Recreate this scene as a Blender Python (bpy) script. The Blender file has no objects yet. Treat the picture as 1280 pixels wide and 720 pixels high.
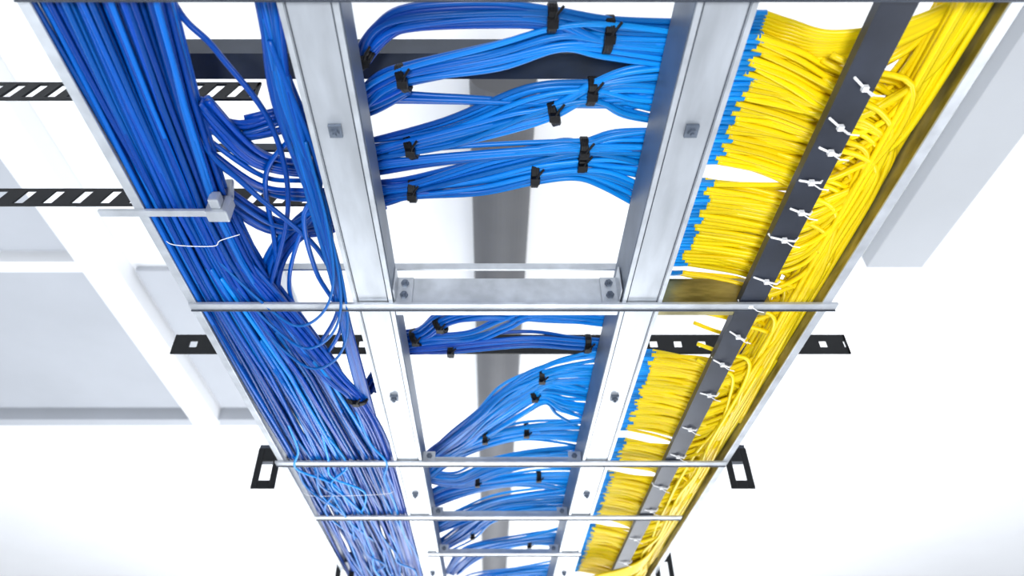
import bpy, math, random
from mathutils import Vector
R = random.Random(7)
Z0 = 1.6            # eye height; heights "h" below are metres above the eye
scn = bpy.context.scene

# ------------------------------------------------------------ materials
def mat(name, col, rough=.5, metal=0.0, vc=False, noise=0.0, nscale=8, stretch=(1,1,1), bump=0.0, spec=.5):
    m = bpy.data.materials.new(name); m.use_nodes = True
    nt = m.node_tree; b = nt.nodes['Principled BSDF']
    b.inputs['Base Color'].default_value = (*col, 1)
    b.inputs['Roughness'].default_value = rough
    b.inputs['Metallic'].default_value = metal
    b.inputs['Specular IOR Level'].default_value = spec
    if vc:
        a = nt.nodes.new('ShaderNodeAttribute'); a.attribute_name = 'Col'
        nt.links.new(a.outputs['Color'], b.inputs['Base Color'])
    if noise > 0 or bump > 0:
        tc = nt.nodes.new('ShaderNodeTexCoord'); mp = nt.nodes.new('ShaderNodeMapping')
        mp.inputs['Scale'].default_value = stretch
        n = nt.nodes.new('ShaderNodeTexNoise'); n.inputs['Scale'].default_value = nscale
        n.inputs['Detail'].default_value = 6
        nt.links.new(tc.outputs['Object'], mp.inputs['Vector']); nt.links.new(mp.outputs['Vector'], n.inputs['Vector'])
        if noise > 0:
            r = nt.nodes.new('ShaderNodeValToRGB')
            r.color_ramp.elements[0].position = .3; r.color_ramp.elements[1].position = .7
            r.color_ramp.elements[0].color = tuple(c*(1-noise) for c in col)+(1,)
            r.color_ramp.elements[1].color = tuple(min(1, c*(1+noise*.5)) for c in col)+(1,)
            nt.links.new(n.outputs['Fac'], r.inputs['Fac']); nt.links.new(r.outputs['Color'], b.inputs['Base Color'])
        if bump > 0:
            bp = nt.nodes.new('ShaderNodeBump'); bp.inputs['Strength'].default_value = bump; bp.inputs['Distance'].default_value = .002
            nt.links.new(n.outputs['Fac'], bp.inputs['Height']); nt.links.new(bp.outputs['Normal'], b.inputs['Normal'])
    return m

M_cable = mat('cable_pvc', (0,.1,.6), .30, 0, vc=True, spec=.25)
M_galv = mat('galvanised_steel', (.52,.55,.59), .36, .55, noise=.22, nscale=10, stretch=(3,.7,3), bump=.1)
M_galvd = mat('galvanised_steel_shaded', (.16,.19,.24), .45, .6, noise=.3, nscale=10)  # darker copy of the galvanised steel, shade painted into the colour
M_bar = mat('zinc_bar', (.54,.57,.61), .4, .5, noise=.2, nscale=30)
M_black = mat('black_powder_coat', (.006,.007,.009), .45, 0, noise=.3, nscale=20, spec=.3)
M_slate = mat('slate_strap', (.022,.028,.045), .38, .2, noise=.35, nscale=14)
M_dgrey = mat('dark_grey_channel', (.05,.06,.08), .4, .4, noise=.3, nscale=12)
M_tieb = mat('black_nylon', (.003,.003,.004), .5, spec=.25)
M_tiew = mat('white_nylon', (.85,.85,.86), .4)
M_olive = mat('steel_yellow_reflection', (.36,.32,.15), .35, .7, noise=.6, nscale=16, stretch=(1,1,4))  # olive tint paints the yellow cables' reflection onto the steel
M_white = mat('white_paint', (.9,.91,.93), .6, 0, noise=.02, nscale=3)
M_ceil = mat('ceiling_paint', (.93,.94,.96), .8, 0, noise=.02, nscale=2)
M_panel = mat('ceiling_panel_grey', (.45,.47,.51), .8, 0, noise=.06, nscale=2)
M_beam = mat('ceiling_beam_grey', (.42,.44,.47), .8, 0, noise=.05, nscale=2)
M_duct = mat('duct_grey', (.125,.127,.135), .6, .0, noise=.08, nscale=4, spec=.2)
M_floor = mat('floor_vinyl', (.55,.56,.58), .6, 0, noise=.1, nscale=3)

# ------------------------------------------------------------ mesh helpers
class MB:
    def __init__(s): s.v=[]; s.f=[]; s.c=[]
    def box(s, x0,x1,y0,y1,h0,h1, col=(1,1,1)):
        b=len(s.v)
        for h in (h0,h1):
            for x,y in ((x0,y0),(x1,y0),(x1,y1),(x0,y1)): s.v.append((x,y,h+Z0)); s.c.append(col)
        for q in ((0,3,2,1),(4,5,6,7),(0,1,5,4),(1,2,6,5),(2,3,7,6),(3,0,4,7)): s.f.append(tuple(b+i for i in q))
    def prism(s, poly, ax, a0, a1):
        b=len(s.v); n=len(poly)
        for a in (a0,a1):
            for p,q in poly:
                if ax=='y': s.v.append((p,a,q+Z0))
                elif ax=='x': s.v.append((a,p,q+Z0))
                else: s.v.append((p,q,a+Z0))
                s.c.append((1,1,1))
        s.f.append(tuple(b+i for i in range(n))[::-1]); s.f.append(tuple(b+n+i for i in range(n)))
        for i in range(n):
            j=(i+1)%n; s.f.append((b+i,b+j,b+n+j,b+n+i))
    def tube(s, pts, r, cols, n=6, closed=False):
        P=[Vector((p[0],p[1],p[2]+Z0)) for p in pts]; b=len(s.v); m=len(P)
        up=None
        for i in range(m):
            if closed: t=P[(i+1)%m]-P[i-1]
            else: t=P[min(i+1,m-1)]-P[max(i-1,0)]
            if t.length<1e-9: t=Vector((0,1,0))
            t.normalize()
            if up is None:
                up=Vector((0,0,1)) if abs(t.z)<.9 else Vector((1,0,0))
            a=(up-t*up.dot(t)); 
            if a.length<1e-6: a=t.orthogonal()
            a.normalize(); up=a; c=t.cross(a)
            col=cols(i/(m-1),pts[i]) if callable(cols) else cols
            for k in range(n):
                an=2*math.pi*k/n
                q=P[i]+(a*math.cos(an)+c*math.sin(an))*r
                s.v.append(q[:]); s.c.append(col)
        for i in range(m if closed else m-1):
            j=(i+1)%m
            for k in range(n):
                l=(k+1)%n; s.f.append((b+i*n+k,b+i*n+l,b+j*n+l,b+j*n+k))
        if not closed:
            s.f.append(tuple(b+k for k in range(n))[::-1]); s.f.append(tuple(b+(m-1)*n+k for k in range(n)))
    def obj(s, name, m, parent=None, smooth=False, bevel=0):
        me=bpy.data.meshes.new(name); me.from_pydata(s.v,[],s.f); me.update()
        ca=me.color_attributes.new('Col','FLOAT_COLOR','POINT')
        flat=[]
        for c in s.c: flat.extend((c[0],c[1],c[2],1.0))
        ca.data.foreach_set('color',flat)
        if smooth: me.polygons.foreach_set('use_smooth',[True]*len(me.polygons))
        o=bpy.data.objects.new(name,me); scn.collection.objects.link(o); me.materials.append(m)
        if parent: o.parent=parent
        if bevel:
            bm=o.modifiers.new('bevel','BEVEL'); bm.width=bevel; bm.segments=2; bm.limit_method='ANGLE'
        return o
def empty(name, loc=(0,0,0)):
    e=bpy.data.objects.new(name,None); e.empty_display_size=.1; scn.collection.objects.link(e); return e
def spline(cp, k=8):
    out=[]; n=len(cp)
    for i in range(n-1):
        p0=cp[max(i-1,0)];p1=cp[i];p2=cp[i+1];p3=cp[min(i+2,n-1)]
        for j in range(k):
            t=j/k
            out.append(tuple(.5*((2*b)+(-a+c)*t+(2*a-5*b+4*c-d)*t*t+(-a+3*b-3*c+d)*t**3) for a,b,c,d in zip(p0,p1,p2,p3)))
    out.append(tuple(cp[-1])); return out
def lerp(a,b,t): return a+(b-a)*t
def interp(tab,x):
    if x<=tab[0][0]: return tab[0][1]
    for (a,b),(c,d) in zip(tab,tab[1:]):
        if x<=c: return lerp(b,d,(x-a)/(c-a))
    return tab[-1][1]

# ------------------------------------------------------------ cable tray frame
tray=empty('cable_tray')
YA,YB=-.35,3.6
def rail(x0,x1,name):
    m=MB(); t=.0025; H0,H1=.600,.655
    m.prism([(x0,H0),(x1,H0),(x1,H1),(x1-.014,H1),(x1-.014,H1-t),(x1-t,H1-t),(x1-t,H0+t),(x0+t,H0+t),(x0+t,H1-t),(x0+.014,H1-t),(x0+.014,H1),(x0,H1)],'y',YA,YB)
    m.obj(name,M_galv,tray,bevel=.0015)
    m=MB()
    m.box(x0-.0015,x0+.004,YA,YB,H0-.0022,H0+.001); m.box(x1-.004,x1+.0015,YA,YB,H0-.0022,H0+.001)
    m.obj(name+'_folded_edge',M_bar,tray)
    m=MB(); m.box(x0+.0052,x0+.0062,YA,YB,H0-.0008,H0+.001); m.box(x1-.0062,x1-.0052,YA,YB,H0-.0008,H0+.001)
    m.obj(name+'_groove',M_dgrey,tray)
rail(-.195,-.141,'rail_inner_a'); rail(.193,.247,'rail_inner_b')
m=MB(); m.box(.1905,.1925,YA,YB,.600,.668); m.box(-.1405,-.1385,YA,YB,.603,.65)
m.obj('rail_side_shade',M_galvd,tray)  # thin dark sheets painting shade onto the rails' inner sides
m=MB(); m.prism([(-.436,.598),(-.424,.598),(-.424,.601),(-.433,.601),(-.433,.650),(-.436,.650)],'y',YA,YB)
m.obj('side_rail_a',M_bar,tray,bevel=.0008)
m=MB(); m.prism([(.481,.598),(.494,.598),(.494,.665),(.490,.665),(.490,.601),(.481,.601)],'y',YA,YB)
m.obj('side_rail_b',M_bar,tray,bevel=.0008)
m=MB(); m.box(.4865,.4895,YA,YB,.6015,.664); m.obj('side_rail_inner_face',M_olive,tray)  # sheet carrying the painted yellow reflection
def xbar(y,x0,x1,w=.010,web=None,wh=.05):
    m=MB(); m.box(x0,x1,y-w/2,y+w/2,.5945,.5985)
    m.obj('cross_bar',M_bar,tray)
    m=MB(); m.box(x0,x1,y+w/2,y+w/2+.0018,.5925,.5985); m.obj('cross_bar_lip',M_dgrey,tray)
    if web:
        a,b=web; T=.6+wh
        m=MB(); m.prism([(y+.002,.6),(y+.028,.6),(y+.028,.603),(y+.005,.603),(y+.005,T-.003),(y+.028,T-.003),(y+.028,T),(y+.002,T)],'x',a,b)
        m.obj('cross_channel',M_galv,tray,bevel=.001)
xbar(.318,-.434,.49,.010)
xbar(.790,-.434,.503,.013,(-.139,.190)); xbar(1.33,-.442,.49,.017,(-.139,.190),.012)
xbar(1.641,-.422,.465,.018,(-.139,.19),.014); xbar(1.92,-.17,.25,.017,(-.139,.19),.012); xbar(2.3,-.42,.49,.018); xbar(2.9,-.42,.49,.018)
m=MB(); m.box(.249,.41,.793,.797,.602,.65); m.box(.249,.41,.797,.82,.602,.605); m.obj('cross_channel',M_olive,tray)  # yellow reflection painted into this channel's colour too
m=MB(); m.box(-.48,-.32,.594,.604,.5935,.5985); m.obj('cross_bar',M_bar,tray,bevel=.001)
def bolt(mb,x,y,h,r,ax):
    n=6; poly=[(r*math.cos(math.pi/3*i),r*math.sin(math.pi/3*i)) for i in range(n)]
    if ax=='y': mb.prism([(x+a,h+b) for a,b in poly],'y',y-.004,y); mb.prism([(x+a*.5,h+b*.5) for a,b in poly],'y',y-.008,y-.004)
    else: mb.prism([(x+a,y+b) for a,b in poly],'z',h-.004,h); mb.prism([(x+a*.5,y+b*.5) for a,b in poly],'z',h-.007,h-.004)
mb=MB(); mbr=MB()
for y in (.790,):
    for x,s in ((-.139,1),(.190,-1)):
        a,b=sorted((x,x+s*.026))
        mbr.box(a,b,y-.003,y+.0015,.6,.648); a,b=sorted((x+s*.0005,x+s*.003)); mbr.box(a,b,y-.03,y,.602,.646)
        bolt(mb,x+s*.014,y-.003,.635,.006,'y'); bolt(mb,x+s*.014,y-.003,.613,.006,'y')
for y in (1.33,1.641,1.92):
    for x,s in ((-.139,1),(.190,-1)):
        a,b=sorted((x,x+s*.026))
        mbr.box(a,b,y-.003,y+.0015,.6,.622); bolt(mb,x+s*.014,y-.003,.611,.006,'y')
for x in (-.168,.220):
    for y in (.475,1.06,1.5,2.1):
        mb.box(x-.007,x+.007,y-.008,y+.008,.5955,.5995); bolt(mb,x,y,.5955,.005,'z')
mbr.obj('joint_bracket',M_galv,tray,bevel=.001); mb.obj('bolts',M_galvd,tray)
m=MB(); m.box(.362,.398,YA,2.75,.6005,.6045); m.box(.362,.364,YA,2.75,.6045,.612); m.obj('carrier_strap',M_slate,tray)

# ------------------------------------------------------------ slotted struts and brackets above the tray
def slotted(y,x0,x1,h0,h1,pitch=.028,slant=.012,frac=.5,edge=.2,name='slotted_strut'):
    m=MB(); e=(h1-h0)*edge
    m.box(x0,x1,y,y+.003,h0,h0+e); m.box(x0,x1,y,y+.003,h1-e,h1)
    x=x0
    while x<x1-.001:
        w=min(pitch*frac,x1-x)
        m.prism([(x,h0+e),(x+w,h0+e),(min(x+w+slant,x1),h1-e),(min(x+slant,x1),h1-e)],'y',y,y+.003); x+=pitch
    m.box(x1-.004,x1,y,y+.003,h0,h1)
    return m.obj(name,M_black)
slotted(.515,-1.1,-.29,.710,.745,edge=.12,frac=.5)
slotted(.700,-1.1,-.225,.712,.747,edge=.12,frac=.62,pitch=.042)
slotted(1.056,-.588,.665,.688,.730,pitch=.045,slant=0,frac=.68,edge=.33)
m=MB(); m.box(-.40,.24,.455,.459,.715,.745); m.box(-.40,.24,.459,.49,.715,.718); m.obj('support_channel',M_dgrey)
m=MB(); m.box(-.40,.24,.83,.834,.700,.712); m.obj('support_channel',M_galv)
m=MB(); m.box(-.40,-.15,.60,.604,.715,.728); m.obj('support_channel',M_dgrey)
def hang_bracket(x0,x1,y,h0,h1):
    m=MB(); w=x1-x0; t=w*.27
    m.box(x0,x0+t,y,y+.004,h0,h1); m.box(x1-t,x1,y,y+.004,h0,h1)
    m.box(x0+t,x1-t,y,y+.004,h0,h0+.018); m.box(x0+t,x1-t,y,y+.004,h1-.03,h1)
    m.box(x0,x1,y+.004,y+.05,h1-.004,h1)
    m.obj('mounting_bracket',M_black,bevel=.001)
hang_bracket(-.495,-.445,1.36,.555,.645); hang_bracket(.50,.55,1.36,.555,.645)
hang_bracket(-.455,-.40,2.10,.56,.66); hang_bracket(.49,.545,2.10,.56,.66)
m=MB(); m.box(-.495,-.43,1.366,1.40,.625,.655); m.box(.49,.55,1.366,1.40,.625,.655); m.obj('support_channel',M_dgrey)
m=MB(); m.box(-.345,-.318,.587,.605,.585,.615); m.box(-.338,-.325,.572,.587,.59,.606); m.prism([(-.343,.615),(-.318,.615),(-.326,.65),(-.336,.65)],'y',.592,.598); m.obj('cable_clamp',M_galv,tray,bevel=.002)

# ------------------------------------------------------------ cables
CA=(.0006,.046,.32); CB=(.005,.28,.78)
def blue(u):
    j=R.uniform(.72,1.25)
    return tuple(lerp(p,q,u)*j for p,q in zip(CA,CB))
rb=.0034
B=MB()
RE=[(-.4,-.28),(.3,-.300),(.45,-.318),(.6,-.330),(.73,-.325),(1.0,-.265),(1.35,-.225),(1.9,-.20),(3.4,-.20)]
def lengthwise(u,lay,y0,y1,amp=.003,col=None,step=.05):
    ph=[R.uniform(0,6.28) for _ in range(5)]; dr=R.uniform(-.08,.08)
    pts=[];y=y0
    while y<y1:
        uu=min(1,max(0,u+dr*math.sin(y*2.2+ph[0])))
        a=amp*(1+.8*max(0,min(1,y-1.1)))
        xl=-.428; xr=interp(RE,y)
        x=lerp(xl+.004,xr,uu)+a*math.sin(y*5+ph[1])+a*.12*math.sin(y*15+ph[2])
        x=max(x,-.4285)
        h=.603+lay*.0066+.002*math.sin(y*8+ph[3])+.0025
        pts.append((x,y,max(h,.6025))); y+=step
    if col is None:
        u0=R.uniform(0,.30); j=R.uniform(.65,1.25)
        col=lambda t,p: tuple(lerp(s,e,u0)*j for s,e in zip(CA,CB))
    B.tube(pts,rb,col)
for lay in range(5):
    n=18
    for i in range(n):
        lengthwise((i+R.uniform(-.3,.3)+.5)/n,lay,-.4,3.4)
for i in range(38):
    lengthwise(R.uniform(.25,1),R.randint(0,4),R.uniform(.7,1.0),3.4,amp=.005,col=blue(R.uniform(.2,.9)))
def group(cps,n,zr=.008,r=rb,ca=.0,cb=.9,mb=None,k=7,jit=.002,xlo=-.17,xhi=.2):
    mb=mb or B
    for i in range(n):
        o=((i+.5)/n*2-1)+R.uniform(-.2,.2); p=R.uniform(-1,1); cc=R.uniform(-.15,.15); j=R.uniform(.75,1.2)
        cp=[]
        for q,(x,y,w,h) in enumerate(cps):
            a=cps[max(q-1,0)]; b=cps[min(q+1,len(cps)-1)]
            tx,ty=b[0]-a[0],b[1]-a[1]; L=math.hypot(tx,ty) or 1
            nx,ny=-ty/L,tx/L
            jj=jit*R.uniform(-1,1); w=w*1.2
            oo=o+R.uniform(-.2,.2)
            cp.append((x+nx*(w*oo+jj),y+ny*(w*oo+jj),h+p*zr*R.uniform(.6,1)))
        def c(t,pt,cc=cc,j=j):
            u=min(1,max(0,lerp(ca,cb,min(1,max(0,(pt[0]-xlo)/(xhi-xlo))))+cc))  # bluer to lighter along x: brighter light painted into the vertex colour
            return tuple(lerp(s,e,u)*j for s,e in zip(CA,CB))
        mb.tube(spline(cp,k),r,c)
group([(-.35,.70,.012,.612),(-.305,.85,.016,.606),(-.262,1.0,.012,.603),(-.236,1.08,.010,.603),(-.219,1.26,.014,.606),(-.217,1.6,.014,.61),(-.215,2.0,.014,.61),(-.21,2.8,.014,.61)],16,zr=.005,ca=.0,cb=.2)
h=.685
def g(*a,**k): group(*a,**k)
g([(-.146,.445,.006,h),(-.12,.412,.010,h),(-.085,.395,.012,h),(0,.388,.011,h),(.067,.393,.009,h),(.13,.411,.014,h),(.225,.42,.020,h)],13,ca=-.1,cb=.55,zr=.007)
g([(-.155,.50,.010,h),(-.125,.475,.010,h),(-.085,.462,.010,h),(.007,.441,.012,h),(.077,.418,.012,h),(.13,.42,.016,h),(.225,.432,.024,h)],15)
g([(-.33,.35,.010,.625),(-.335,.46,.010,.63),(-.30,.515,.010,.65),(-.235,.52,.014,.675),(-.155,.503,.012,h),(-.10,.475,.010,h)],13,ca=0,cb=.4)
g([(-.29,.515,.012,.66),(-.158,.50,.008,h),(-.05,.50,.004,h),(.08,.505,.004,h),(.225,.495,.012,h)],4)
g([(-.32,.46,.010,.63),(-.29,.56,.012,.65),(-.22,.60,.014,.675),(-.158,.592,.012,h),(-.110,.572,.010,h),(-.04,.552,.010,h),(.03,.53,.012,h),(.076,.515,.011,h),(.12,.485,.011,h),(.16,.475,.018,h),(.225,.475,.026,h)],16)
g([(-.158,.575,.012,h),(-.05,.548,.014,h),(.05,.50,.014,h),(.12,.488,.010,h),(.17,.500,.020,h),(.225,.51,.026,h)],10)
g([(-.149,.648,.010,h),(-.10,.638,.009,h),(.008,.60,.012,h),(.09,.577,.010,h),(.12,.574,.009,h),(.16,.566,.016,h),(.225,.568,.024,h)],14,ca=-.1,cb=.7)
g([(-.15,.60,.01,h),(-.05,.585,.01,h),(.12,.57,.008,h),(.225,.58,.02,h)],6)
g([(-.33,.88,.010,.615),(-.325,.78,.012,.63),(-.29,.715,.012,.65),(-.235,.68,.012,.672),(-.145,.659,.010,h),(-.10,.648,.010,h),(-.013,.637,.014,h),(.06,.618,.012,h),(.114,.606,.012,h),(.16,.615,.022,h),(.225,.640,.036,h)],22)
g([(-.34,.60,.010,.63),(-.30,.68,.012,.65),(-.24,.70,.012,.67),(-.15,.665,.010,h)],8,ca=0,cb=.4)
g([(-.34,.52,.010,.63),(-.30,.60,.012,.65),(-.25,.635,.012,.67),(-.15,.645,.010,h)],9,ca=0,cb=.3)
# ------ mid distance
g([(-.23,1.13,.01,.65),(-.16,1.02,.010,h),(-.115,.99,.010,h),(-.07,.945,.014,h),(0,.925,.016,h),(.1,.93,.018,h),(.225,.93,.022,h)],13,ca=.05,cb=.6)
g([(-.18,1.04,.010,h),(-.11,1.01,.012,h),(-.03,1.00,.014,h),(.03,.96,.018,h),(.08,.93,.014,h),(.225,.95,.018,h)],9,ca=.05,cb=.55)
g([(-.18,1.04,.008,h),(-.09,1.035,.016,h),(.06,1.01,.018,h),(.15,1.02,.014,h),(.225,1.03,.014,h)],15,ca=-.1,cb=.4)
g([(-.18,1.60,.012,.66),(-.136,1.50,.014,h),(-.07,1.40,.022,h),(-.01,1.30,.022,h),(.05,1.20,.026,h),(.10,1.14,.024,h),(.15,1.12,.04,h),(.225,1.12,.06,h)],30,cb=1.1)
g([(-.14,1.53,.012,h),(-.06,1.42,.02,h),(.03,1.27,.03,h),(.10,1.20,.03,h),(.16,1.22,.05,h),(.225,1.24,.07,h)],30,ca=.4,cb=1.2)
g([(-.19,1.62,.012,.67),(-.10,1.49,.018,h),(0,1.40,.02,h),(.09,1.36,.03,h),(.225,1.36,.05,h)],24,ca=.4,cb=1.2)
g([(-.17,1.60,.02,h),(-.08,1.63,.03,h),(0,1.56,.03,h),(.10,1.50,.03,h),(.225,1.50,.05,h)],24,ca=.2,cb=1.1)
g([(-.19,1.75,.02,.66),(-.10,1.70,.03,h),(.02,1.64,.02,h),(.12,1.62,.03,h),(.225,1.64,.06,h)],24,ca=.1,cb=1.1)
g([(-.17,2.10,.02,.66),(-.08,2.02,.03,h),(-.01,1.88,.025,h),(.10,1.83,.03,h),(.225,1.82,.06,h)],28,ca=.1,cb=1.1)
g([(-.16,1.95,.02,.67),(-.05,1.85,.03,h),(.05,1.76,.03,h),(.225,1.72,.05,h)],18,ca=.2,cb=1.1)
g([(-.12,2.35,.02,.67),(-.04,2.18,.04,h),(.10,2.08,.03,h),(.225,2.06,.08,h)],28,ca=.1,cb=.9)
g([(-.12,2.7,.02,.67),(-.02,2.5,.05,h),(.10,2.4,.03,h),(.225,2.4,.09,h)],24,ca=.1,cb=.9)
def stray(cp,u=.15,r=rb):
    B.tube(spline(cp,10),r,blue(u))
for i in range(13):
    o=R.uniform(-1,1)
    stray([(-.235+.01*o,-.2,.64),(-.213+.014*o,.25,.63),(-.222+.012*R.uniform(-1,1),.45,.62),(-.214+.010*R.uniform(-1,1),.6,.612),(-.216+.006*R.uniform(-1,1),.75,.606),(-.222+.008*o,.95,.606),(-.225+.01*o,1.3,.61),(-.222+.01*o,2.2,.61)],R.uniform(.0,.3))
for (a,b,c,d) in [(-.31,.34,-.25,.50),(-.20,.45,-.28,.58),(-.33,.50,-.23,.70),(-.205,.60,-.30,.80),(-.205,.56,-.245,.74)]:
    hh=R.uniform(.615,.65)
    stray([(a-.02*R.uniform(-1,1),b-.18,hh),(a,b,hh),(lerp(a,c,.5)+R.uniform(-.03,.03),lerp(b,d,.35),hh-.008),(c,d,hh),(c-.02*R.uniform(-1,1),d+.13,hh-.005),(-.33,d+.3,.612)],R.uniform(.0,.3))
for k in range(3):
    y=.80+.06*k; o=R.uniform(-.01,.01)
    stray([(-.36+o,y-.10,.606),(-.33,y-.02,.598),(-.29,y+.03,.590),(-.245,y,.588),(-.215,y-.07,.592),(-.205,y-.18,.60),(-.208,y-.3,.61)],.35,.0022)
for k in range(14):
    y=R.uniform(1.25,2.4); x=R.uniform(-.40,-.24)
    stray([(x,y-.2,.604),(x+R.uniform(-.02,.02),y-.08,.599),(x+R.uniform(-.03,.04),y,.594),(x+R.uniform(-.02,.05),y+.1,.60),(x+R.uniform(0,.05),y+.25,.606)],R.uniform(.4,1.1),.0026)

# ------ blue ends -> yellow cables
Y=MB()
def yel():
    j=R.uniform(.78,1.03); return (.93*j,.70*j*R.uniform(.95,1.03),.003)
def ycable(y0,layer,mode,tilt=0):
    xs=.294+R.uniform(-.008,.008); hh=.662+layer*.006
    j=lambda a:R.uniform(-a,a)
    B.tube([(.205,y0,hh),(.255,y0+j(.002),hh),(xs,y0,hh)],rb*1.05,blue(R.uniform(.7,1.1)))
    xe=R.uniform(.450,.481); hl=R.uniform(.622,.655); q=R.uniform(.75,1.2)
    y1=y0+tilt+j(.0055)
    hA=lerp(hh,hl,.25); hB=lerp(hh,hl,.55)
    if mode>0:
        cp=[(xs-.004,y0,hh),(.335,lerp(y0,y1,.5),hA),(.372,y1,hB),(.405,y1+.006*q,hl),(.435,y1+.020*q,hl),(lerp(.435,xe,.75),y1+.045*q,hl),(xe,y1+.10*q,hl),(xe+j(.003),y1+.22,hl),(min(.484,xe+j(.010)),y1+.4+R.uniform(0,.3),hl+j(.004))]
    else:
        ye=max(y1-.34-R.uniform(0,.2),.20)
        cp=[(xs-.004,y0,hh),(.335,lerp(y0,y1,.5),hA),(.372,y1-.001,hB),(.405,y1-.009*q,hl),(.435,y1-.026*q,hl),(lerp(.435,xe,.75),y1-.060*q,hl),(xe,y1-.125*q,hl),(min(.484,xe+j(.004)),min(ye,y1-.20),hl+j(.004))]
    Y.tube(spline(cp,6),.0037,yel())
def block(ya,yb,n,pf,tilt=0):
    for i in range(n):
        t=(i+R.uniform(.2,.8))/n
        ycable(lerp(ya,yb,t),i%3,1 if R.random()<pf else -1,tilt)
block(.400,.455,26,.97,.030)
block(.458,.580,54,.4,.012)
block(.612,.778,72,.12)
block(.785,.90,12,.3)
block(1.02,1.31,125,.15)
block(1.37,1.49,52,.2)
block(1.54,1.83,120,.2)
block(1.90,2.30,130,.2)
for i in range(12):
    x=R.uniform(.43,.482); hl=R.uniform(.616,.662); ys=R.uniform(.42,.55) if i<8 else R.uniform(.6,1.3)
    cp=[(.34+R.uniform(0,.03),ys-.03,hl+.015),(.39,ys-.022,hl),(x-.015,ys-.004,hl),(x,ys+.06,hl)]
    y=ys+.17
    while y<2.7:
        cp.append((min(.483,max(.415,x+R.uniform(-.014,.014))),y,hl+R.uniform(-.005,.005))); y+=.14
    Y.tube(spline(cp,4),.0035,yel())
for i in range(12):
    o=i*.004
    B.tube([(.205,.385+o,.68),(.294,.385+o,.68)],rb*1.05,blue(.7))
    Y.tube(spline([(.292,.385+o,.68),(.32,.392+o,.675),(.36,.393+o*.8,.655),(.42,.372+o*.6,.64),(.462,.335+o*.5,.635),(.475,.27+o,.635),(.472,0,.635)],8),.0035,yel())
for i in range(10):
    o=i*.012
    Y.tube(spline([(.18,2.22+o,.60),(.24,2.2+o,.597),(.32,2.12+o,.597),(.40,2.05+o,.60),(.45,1.95+o,.61),(.46,1.7+o,.62)],8),.0036,yel())
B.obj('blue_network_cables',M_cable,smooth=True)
Y.obj('yellow_network_cables',M_cable,smooth=True)

# ------ cable ties
T=MB()
def tie(x,y,w,ang=0,hz=.685,hr=.0130,wid=.006):
    for d in (-.5,0,.5):
        pts=[]
        for i in range(18):
            a=2*math.pi*i/18; ly=(w+.004)*math.cos(a); lz=hr*math.sin(a); lx=d*wid
            pts.append((x+lx*math.cos(ang)-ly*math.sin(ang), y+lx*math.sin(ang)+ly*math.cos(ang), hz+lz))
        T.tube(pts,.0026,(0,0,0),n=6,closed=True)
    T.box(x-.006,x+.006,y-w*.3-.005,y-w*.3+.005,hz-hr-.006,hz-hr+.002)
    T.tube([(x,y-w*.3,hz-hr-.004),(x+.004,y-w*.3-.012,hz-hr-.006),(x+.010,y-w*.3-.02,hz-hr-.004)],.0016,(0,0,0))
for a in [(-.140,.440,.010,.7),(.067,.393,.010),(.130,.413,.016),(-.10,.468,.011,-.3),(.120,.486,.012),(.078,.516,.012,-.3),(-.100,.570,.011,-.3),(.12,.574,.011),(.12,.594,.009),(-.105,.646,.012),(.060,.617,.013),(-.085,.96,.014,-.5),(-.13,1.0,.013,-.4),(-.07,1.035,.016),(.175,1.02,.016),(.10,1.13,.012),(.09,1.20,.012,-.3),(-.01,1.39,.014),(.08,1.36,.018),(-.10,1.50,.016,-.5),(.12,1.60,.018),(-.03,1.63,.018),(.02,1.86,.02),(-.05,2.02,.02),(.12,2.1,.03)]:
    tie(*a)
tie(-.236,1.075,.013,-1.3,.604,.010)
tie(-.17,1.6,.016,-1,.68,.012)
T.obj('black_cable_tie',M_tieb)
W=MB()
for (x,y) in [(.385,.42),(.380,.47),(.383,.505),(.378,.55),(.384,.60),(.380,.65),(.384,.735),(.378,.79),(.383,.87),(.380,.95),(.384,1.05),(.38,1.18),(.383,1.30),(.38,1.46),(.384,1.6),(.38,1.8),(.384,2.0)]:
    a=R.uniform(.0,.7); L=R.uniform(.016,.024)
    dx,dy=math.cos(a)*L,math.sin(a)*L
    W.tube([(x-dx*.9,y-dy*.9,.606),(x-dx*.8,y-dy*.8,.600),(x,y,.597),(x+dx*.7,y+dy*.7,.597),(x+dx,y+dy,.604)],.0015,(1,1,1),n=5)
    W.box(x-.003,x+.003,y-.003,y+.003,.594,.599)
    W.tube([(x,y,.596),(x+.010,y+.004,.590),(x+.018,y+.002,.586)],.0009,(1,1,1),n=4)
for y in (.655,1.5):
    xr=interp(RE,y)
    W.tube(spline([(-.425,y,.606),(-.41,y+.004,.597),(-.36,y+.006,.5965),(xr-.02,y-.004,.597),(xr+.004,y-.006,.606)],5),.0006,(1,1,1),n=5)
W.obj('white_cable_tie',M_tiew)

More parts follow.
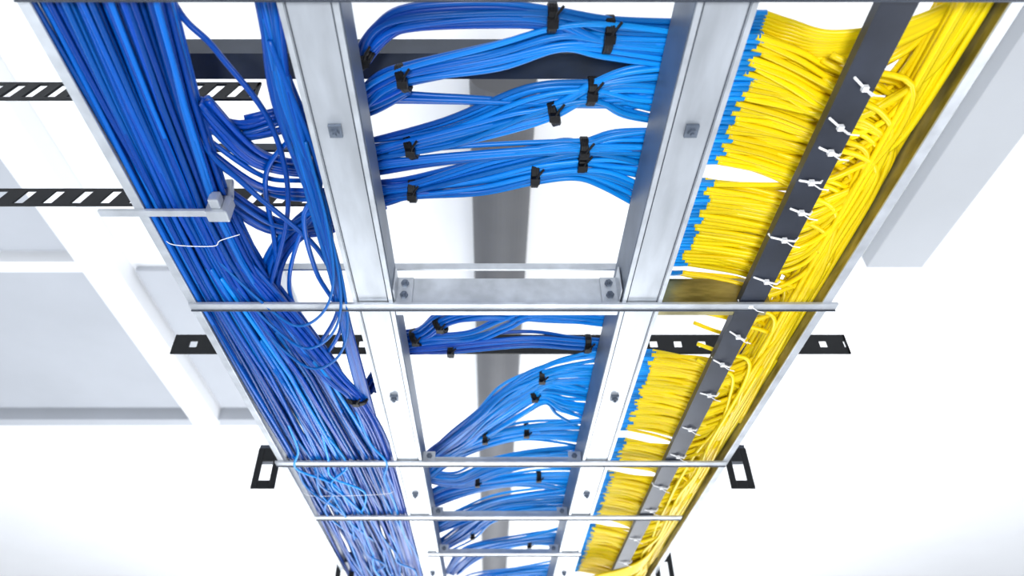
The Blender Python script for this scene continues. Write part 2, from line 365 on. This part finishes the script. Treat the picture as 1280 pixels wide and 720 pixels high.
# ------------------------------------------------------------ room
def plain(name,x0,x1,y0,y1,h0,h1,m,bevel=0):
    b=MB(); b.box(x0,x1,y0,y1,h0,h1); return b.obj(name,m,bevel=bevel)
plain('ceiling',-6,6,-4,16,2.06,2.16,M_ceil)
plain('floor',-6,6,-4,16,-1.7,-1.6,M_floor)
plain('wall_back',-6,6,16,16.1,-1.6,2.06,M_ceil)
plain('wall_left',-6.1,-6,-4,16,-1.6,2.06,M_ceil)
plain('wall_right',6,6.1,-4,16,-1.6,2.06,M_ceil)
b=MB(); b.tube([(.045,1.30+ (14.6)*i/20,1.93) for i in range(21)],.112,(1,1,1),n=40)
b.obj('ventilation_duct',M_duct,smooth=False)
for (x0,x1,y0,y1) in [(-3.6,-1.84,1.15,2.28),(-3.6,-1.84,2.42,3.72),(-1.64,-.95,2.42,3.72)]:
    plain('ceiling_panel',x0,x1,y0,y1,2.03,2.058,M_panel)
plain('ceiling_beam',-1.82,-1.66,.2,3.8,1.96,2.058,M_white)
plain('ceiling_beam',-4,-.9,3.76,3.84,1.97,2.058,M_panel)
plain('ceiling_beam',-4,-1.85,2.31,2.38,1.99,2.058,M_white)
plain('ceiling_beam',1.70,1.95,.2,2.35,1.99,2.058,M_beam)

# ------------------------------------------------------------ light
def area(name,loc,target,size,power,col=(1,1,1)):
    l=bpy.data.lights.new(name,'AREA'); l.shape='SQUARE'; l.size=size; l.energy=power; l.color=col
    o=bpy.data.objects.new(name,l); scn.collection.objects.link(o); o.location=loc
    o.rotation_euler=(Vector(target)-Vector(loc)).to_track_quat('-Z','Y').to_euler()
area('added_fill',(-.2,-1.2,.4),(0,.9,2.3),.5,60,(.94,.97,1))  # unseen lamps added near the floor to brighten tray underside and ceiling
area('added_fill',(-3.2,1.5,.3),(-2.2,2.5,3.6),2.0,68,(.91,.96,1))
area('added_fill',(3.2,1.5,.3),(2.2,2.5,3.6),2.0,98)
area('added_fill',(0,5.5,.3),(0,5.0,3.6),3.0,210,(.95,.98,1))
area('added_fill',(0,11,.3),(0,11,3.6),3.0,150)
w=bpy.data.worlds.new('world'); scn.world=w; w.use_nodes=True
w.node_tree.nodes['Background'].inputs[0].default_value=(.95,.97,1,1); w.node_tree.nodes['Background'].inputs[1].default_value=.6
scn.view_settings.view_transform='Standard'
scn.view_settings.look='None'

# ------------------------------------------------------------ camera
cd=bpy.data.cameras.new('camera'); cd.sensor_width=36; cd.lens=24; cd.shift_x=.0219; cd.clip_start=.01
cd.dof.use_dof=True; cd.dof.focus_distance=.95; cd.dof.aperture_fstop=4.5
co=bpy.data.objects.new('camera',cd); scn.collection.objects.link(co)
co.location=(0,0,Z0); co.rotation_euler=(math.radians(90+38.56),0,0)
scn.camera=co
